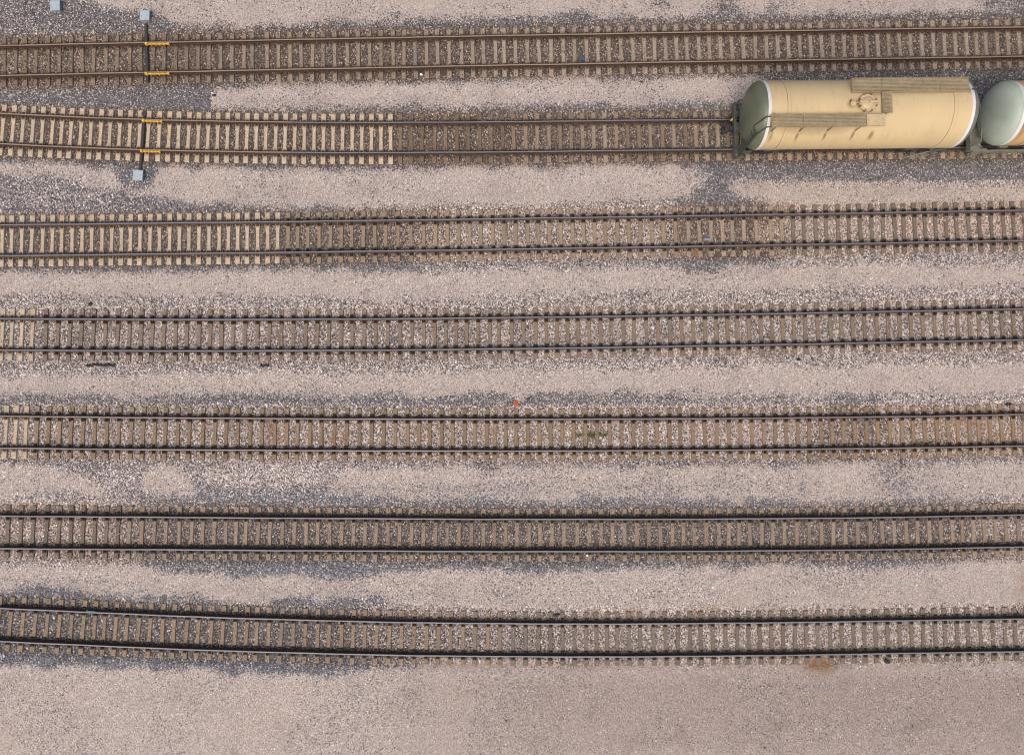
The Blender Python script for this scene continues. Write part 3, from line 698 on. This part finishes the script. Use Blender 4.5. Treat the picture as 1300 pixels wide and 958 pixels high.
    if full:
        for q in (-1, 1):
            bm = bmesh.new(); box(bm, -5.27, 5.27, q*1.33-.05, q*1.33+.05, .74, .99); finish('side_sill', bm, frame_m, t, bevel=.01)
    # brake gear and diagonal strut on the near side
    bm = bmesh.new()
    path(bm, [(5.45, -1.08, .85), (3.55, -1.43, .32)], .045); path(bm, [(5.1, -1.30, .70), (3.9, -1.48, .25)], .03)
    for f in (.2, .45, .7, .92): rod(bm, (5.45-1.9*f, -1.08-.35*f, .85-.53*f), (5.1-1.2*f, -1.30-.18*f, .70-.45*f), .018)
    finish('step_strut', bm, M['strut'], t)
    bm = bmesh.new(); path(bm, [(-4.9, -1.22, .8), (-4.2, -1.34, .35), (-3.6, -1.34, .32)], .04); finish('brake_rod', bm, M['strut'], t)
    bm = bmesh.new(); rod(bm, (-.9, .5, .55), (-.2, .5, .55), .19, 20); box(bm, .3, .9, .3, .6, .42, .68); finish('brake_cylinder', bm, M['black_steel'], t)
    # bogies
    for x in (-3.62, 3.62):
        bg = empty('bogie', (x, 0, 0), 0, t)
        for q in (-1, 1):
            bm = bmesh.new(); yy = q*1.02
            box(bm, -1.15, -.70, yy-.09, yy+.09, .36, .62); box(bm, .70, 1.15, yy-.09, yy+.09, .36, .62)
            box(bm, -1.0, 1.0, yy-.08, yy+.08, .60, .68); box(bm, -.45, .45, yy-.08, yy+.08, .16, .26)
            for sg in (-1, 1):
                path(bm, [(sg*.75, yy, .40), (sg*.45, yy, .22)], .06); box(bm, sg*.32-.05, sg*.32+.05, yy-.085, yy+.085, .2, .62)
            for sp in (-.16, 0, .16): rod(bm, (sp, yy, .26), (sp, yy, .58), .06, 10)
            finish('side_frame', bm, M['black_steel'], bg, bevel=.01)
        bm = bmesh.new(); box(bm, -.2, .2, -1.1, 1.1, .40, .64); finish('bolster', bm, M['black_steel'], bg, bevel=.01)
        for ax in (-.925, .925):
            bm = bmesh.new(); rod(bm, (ax, -1.08, .475), (ax, 1.08, .475), .075, 16)
            for q in (-1, 1):
                rod(bm, (ax, q*.76, .475), (ax, q*.79, .475), .505, 40); rod(bm, (ax, q*.79, .475), (ax, q*.89, .475), .478, 40)
            finish('wheelset', bm, M['black_steel'], bg)
    return t
M['bracket'] = simple('grimy_steel', (.16,.11,.065), .8, 0, (.05,.038,.03), 6)
M['tan_plate'] = simple('tan_steel_plate', (.43,.335,.19), .6, 0, (.31,.23,.13), 3, dlo=.42, dhi=.75)
M['seam'] = simple('seam_grime', (.20,.145,.08), .8, 0, (.33,.25,.14), 1.5, dlo=.4, dhi=.6)
M['ladder'] = simple('ladder_dark_paint', (.030,.034,.028), .7)
M['strut'] = simple('blue_grey_steel', (.115,.13,.125), .65, 0, (.16,.12,.05), 5)
tan = tank_paint('cream_tank_paint', (.475,.365,.198), (.31,.225,.115), 1.3)
orange = tank_paint('ochre_tank_paint', (.46,.30,.14), (.30,.19,.09), 7.7)
olive = simple('olive_tank_end', (.078,.094,.062), .42, 0, (.115,.122,.082), .9, dlo=.35, dhi=.7, spec=.5, bump=.05, bsc=2)
grey_end = simple('grey_tank_end', (.14,.135,.115), .6, 0, (.09,.085,.07), 2)
pale = simple('pale_green_tank_end', (.26,.305,.255), .5, 0, (.345,.38,.32), .8, dlo=.35, dhi=.7, spec=.4)
ringm = simple('white_ring_paint', (.52,.51,.50), .55, 0, (.44,.41,.38), 4, dlo=.5, dhi=.8)
dk = simple('dark_olive_frame', (.055,.062,.052), .6, 0, (.10,.10,.08), 4)
gn = simple('sage_green_frame', (.15,.155,.12), .6, 0, (.085,.075,.05), 3)
g1 = grate_mat('tan_grating', (.285,.225,.13))
wagon(17.09, 1.60, 2.52, 'cream tanker wagon with dark olive end and dirty roof walkways, leading the train', tan, olive, grey_end, ringm, dk, g1, False, False)
wagon(29.10, 1.50, 2.50, 'second tanker wagon with pale green domed end, cut off by the right edge', orange, pale, pale, ringm, gn, g1, True, True)
M['lamp'] = simple('yellow_marker', (.50,.31,.03), .4)
x, y = at(929, 152, 1.1)
bm = bmesh.new(); rod(bm, (0, 0, -.10), (0, 0, .06), .055, 12); rod(bm, (0, 0, .06), (0, 0, .10), .055, 12, .03); path(bm, [(0, 0, -.08), (.16, .0, -.12)], .02)
wag = [o for o in C.objects if o.name == 'tanker_wagon'][0]
o = finish('end_cock', bm, M['lamp'], wag); c_, s_ = math.cos(.01436), math.sin(.01436)
dx, dy = x-wag.location.x, y-wag.location.y; o.location = (dx*c_+dy*s_, -dx*s_+dy*c_, .9)

# ------------------------------------------------------------------ small things lying about
def lump(name, u, v, rx, ry, h, mat, label, cat, n=14, seed=0, z=0, rz=0, group=None):
    rnd = random.Random(seed); x, y = at(u, v, 0); bm = bmesh.new()
    bmesh.ops.create_icosphere(bm, subdivisions=2, radius=1)
    for w in bm.verts:
        f = 1+rnd.uniform(-.28, .28); w.co = Vector((w.co.x*rx*f, w.co.y*ry*f, w.co.z*h*f+z+h*.5))
    o = finish(name, bm, mat); o.location = (x, y, 0); o.rotation_euler = (0, 0, rz); tag(o, label, cat, group); return o
def sheet(name, u, v, w, l, z, mat, label, cat, seed, rz=0, group=None):
    rnd = random.Random(seed); x, y = at(u, v, 0); bm = bmesh.new(); g = {}
    for i in range(7):
        for j in range(7):
            if i in (0, 6) or j in (0, 6): k_ = rnd.uniform(.75, 1.1)
            else: k_ = 1
            g[i, j] = bm.verts.new(((i-3)/3*w*k_, (j-3)/3*l*k_, z+rnd.uniform(0, .05)))
    for i in range(6):
        for j in range(6): bm.faces.new((g[i, j], g[i+1, j], g[i+1, j+1], g[i, j+1]))
    bmesh.ops.solidify(bm, geom=bm.faces[:], thickness=.006)
    o = finish(name, bm, mat); o.location = (x, y, 0); o.rotation_euler = (0, 0, rz); tag(o, label, cat, group); return o
mb = simple('blue_plastic', (.07,.16,.28), .5); mo = simple('orange_plastic', (.80,.13,.04), .5); mt = simple('teal_plastic', (.05,.14,.18), .5)
mw = simple('white_plastic', (.80,.80,.80), .5); mk = simple('black_rubber', (.012,.012,.014), .7); mp_ = simple('pale_wrapper', (.45,.50,.54), .5)
sheet('plastic_scrap', 739, 74.5, .14, .10, .02, mb, 'crumpled bright blue scrap between the rails of the top track', 'litter', 1, .3)
sheet('plastic_scrap', 672, 505, .17, .035, .01, mt, 'thin dark teal strip on gravel beside the orange scrap', 'litter', 2, .45)
sheet('plastic_scrap', 655.5, 512, .10, .13, .02, mo, 'orange red scrap lying just above the mossy track', 'litter', 3, .4)
sheet('plastic_scrap', 898, 304, .17, .07, .01, mp_, 'pale bluish wrapper between rails below the tanker wagon', 'litter', 4, -.1)
lump('ball', 745.5, 704.5, .055, .055, .05, mw, 'small white ball lying beside the lower rail of the straight dark track', 'ball', seed=5)
lump('white_stone', 535, 95, .08, .06, .05, mw, 'white lump of stone below the lower rail of the top track', 'stone', seed=6)
lump('rubber_scrap', 272, 121.5, .10, .07, .05, mk, 'black scrap with white flecks where dark gravel ends, between top two tracks', 'litter', seed=8)
lump('white_stone', 269.5, 118.5, .05, .035, .05, mw, 'tiny white stone touching the black scrap between the top two tracks', 'stone', seed=9)
lump('rubber_scrap', 115, 386, .12, .10, .04, mk, 'black rag just above the middle track near its left end', 'litter', seed=10)
lump('rubber_scrap', 1013, 456, .11, .09, .04, mk, 'black lump just below the middle track towards the right', 'litter', seed=11)
lump('rubber_scrap', 1126, 839, .15, .12, .04, mk, 'black lump below the bottom track at the right, beside the orange stain', 'litter', seed=12)
lump('rubber_scrap', 706.5, 780, .13, .05, .04, mk, 'small black scrap above the bottom track, halfway along it', 'litter', seed=13, rz=.1)
lump('rubber_scrap', 1292, 778, .06, .16, .04, mk, 'black scrap above the bottom track at the right edge', 'litter', seed=14, rz=.5)
lump('rubber_scrap', 1280, 513, .20, .07, .04, mk, 'black scrap above the mossy track at the right edge', 'litter', seed=15, rz=.1)
def strip(u0, u1, v, label, seed, L=False):
    rnd = random.Random(seed); bm = bmesh.new(); x0, y0 = at(u0, v, 0); x1, _ = at(u1, v, 0)
    n = max(5, int((x1-x0)/.07))
    pts = [((x1-x0)*i/n, rnd.uniform(-.04, .04), rnd.uniform(.0, .03)) for i in range(n+1)]
    path(bm, pts, .05, 6)
    for i in range(n*4):
        q = rnd.choice(pts); d_ = (q[0]+rnd.uniform(-.08, .08), q[1]+rnd.uniform(-.10, .10), .0); rod(bm, q, d_, .045, 5, .015)
    if L: path(bm, [(.0, 0, .01), (.02, .10, .01)], .025, 6)
    o = finish('torn_rubber_strip', bm, mk); o.location = (x0, y0, 0); tag(o, label, 'litter'); return o
strip(110, 146, 463.5, 'long torn black strip lying below the middle track at the left', 3)
strip(331, 341, 464, 'short black hooked strip lying below the middle track', 4, True)
x0, y0 = at(110, 775.5, .2); x1, y1 = at(121, 776, .2)
bm = bmesh.new(); path(bm, [(0, 0, 0), (x1-x0, y1-y0, 0)], .028); box(bm, -.03, .03, -.05, .05, -.16, .0); finish_o = finish('rail_bond', bm, mt)
finish_o.location = (x0, y0, .17); tag(finish_o, 'short blue rod clipped beside the upper rail of the bottom track', 'rail bond')
# moss and weeds between the rails of the fifth track
M['moss'] = simple('moss', (.085,.12,.028), .9, 0, (.14,.13,.04), 8)
def moss(spots, label):
    bm = bmesh.new(); rnd = random.Random(5)
    for (u, v, ru, rv, cnt) in spots:
        for _ in range(cnt):
            x, y = at(u+rnd.gauss(0, ru), v+rnd.gauss(0, rv), 0); a = rnd.uniform(0, 6.28); l = rnd.uniform(.02, .05); w = .012; h = rnd.uniform(.0, .035)
            dx, dy = math.cos(a)*l, math.sin(a)*l
            f = [bm.verts.new(c) for c in ((x-dy*w/l, y+dx*w/l, -.03), (x+dy*w/l, y-dx*w/l, -.03), (x+dx, y+dy, h))]; bm.faces.new(f)
    o = finish('moss', bm, M['moss']); tag(o, label, 'moss', kind='stuff'); return o
moss([(736,552,4,1.0,160),(751,552.5,4,2.2,420),(766,552,4,1.2,160),(1172,562,8,2,420),(1155,548,3,3,90),(1230,507,3,2,60),(745,558,12,4,80)], 'patches of low green moss between the rails of the fifth track')

# ------------------------------------------------------------------ light
w = bpy.data.worlds.new('World'); S.world = w; w.use_nodes = True; nt = w.node_tree
bg = nt.nodes['Background']; sky = nt.nodes.new('ShaderNodeTexSky'); sky.sky_type = 'NISHITA'; sky.sun_disc = False
EL, AZ = R(58), R(205)
sky.sun_elevation = EL; sky.sun_rotation = AZ; sky.dust_density = 6; sky.air_density = 1.0; sky.ozone_density = .6
nt.links.new(sky.outputs[0], bg.inputs[0]); bg.inputs[1].default_value = .13
sd = bpy.data.lights.new('sun', 'SUN'); sd.energy = 1.3; sd.angle = R(40); sd.color = (1, .93, .86)
so = bpy.data.objects.new('sun', sd); C.objects.link(so)
dirv = Vector((math.sin(AZ)*math.cos(EL), math.cos(AZ)*math.cos(EL), math.sin(EL)))
so.rotation_euler = dirv.to_track_quat('Z', 'Y').to_euler(); so.location = (0, 0, 60)
S.view_settings.view_transform = 'Standard'; S.view_settings.look = 'None'; S.view_settings.exposure = .44; S.view_settings.gamma = 1
S.view_settings.use_curve_mapping = False
S.render.engine = 'CYCLES'; S.cycles.use_denoising = True; S.cycles.max_bounces = 4; S.cycles.diffuse_bounces = 3
S.cycles.filter_width = 1.2; S.cycles.sample_clamp_indirect = 6
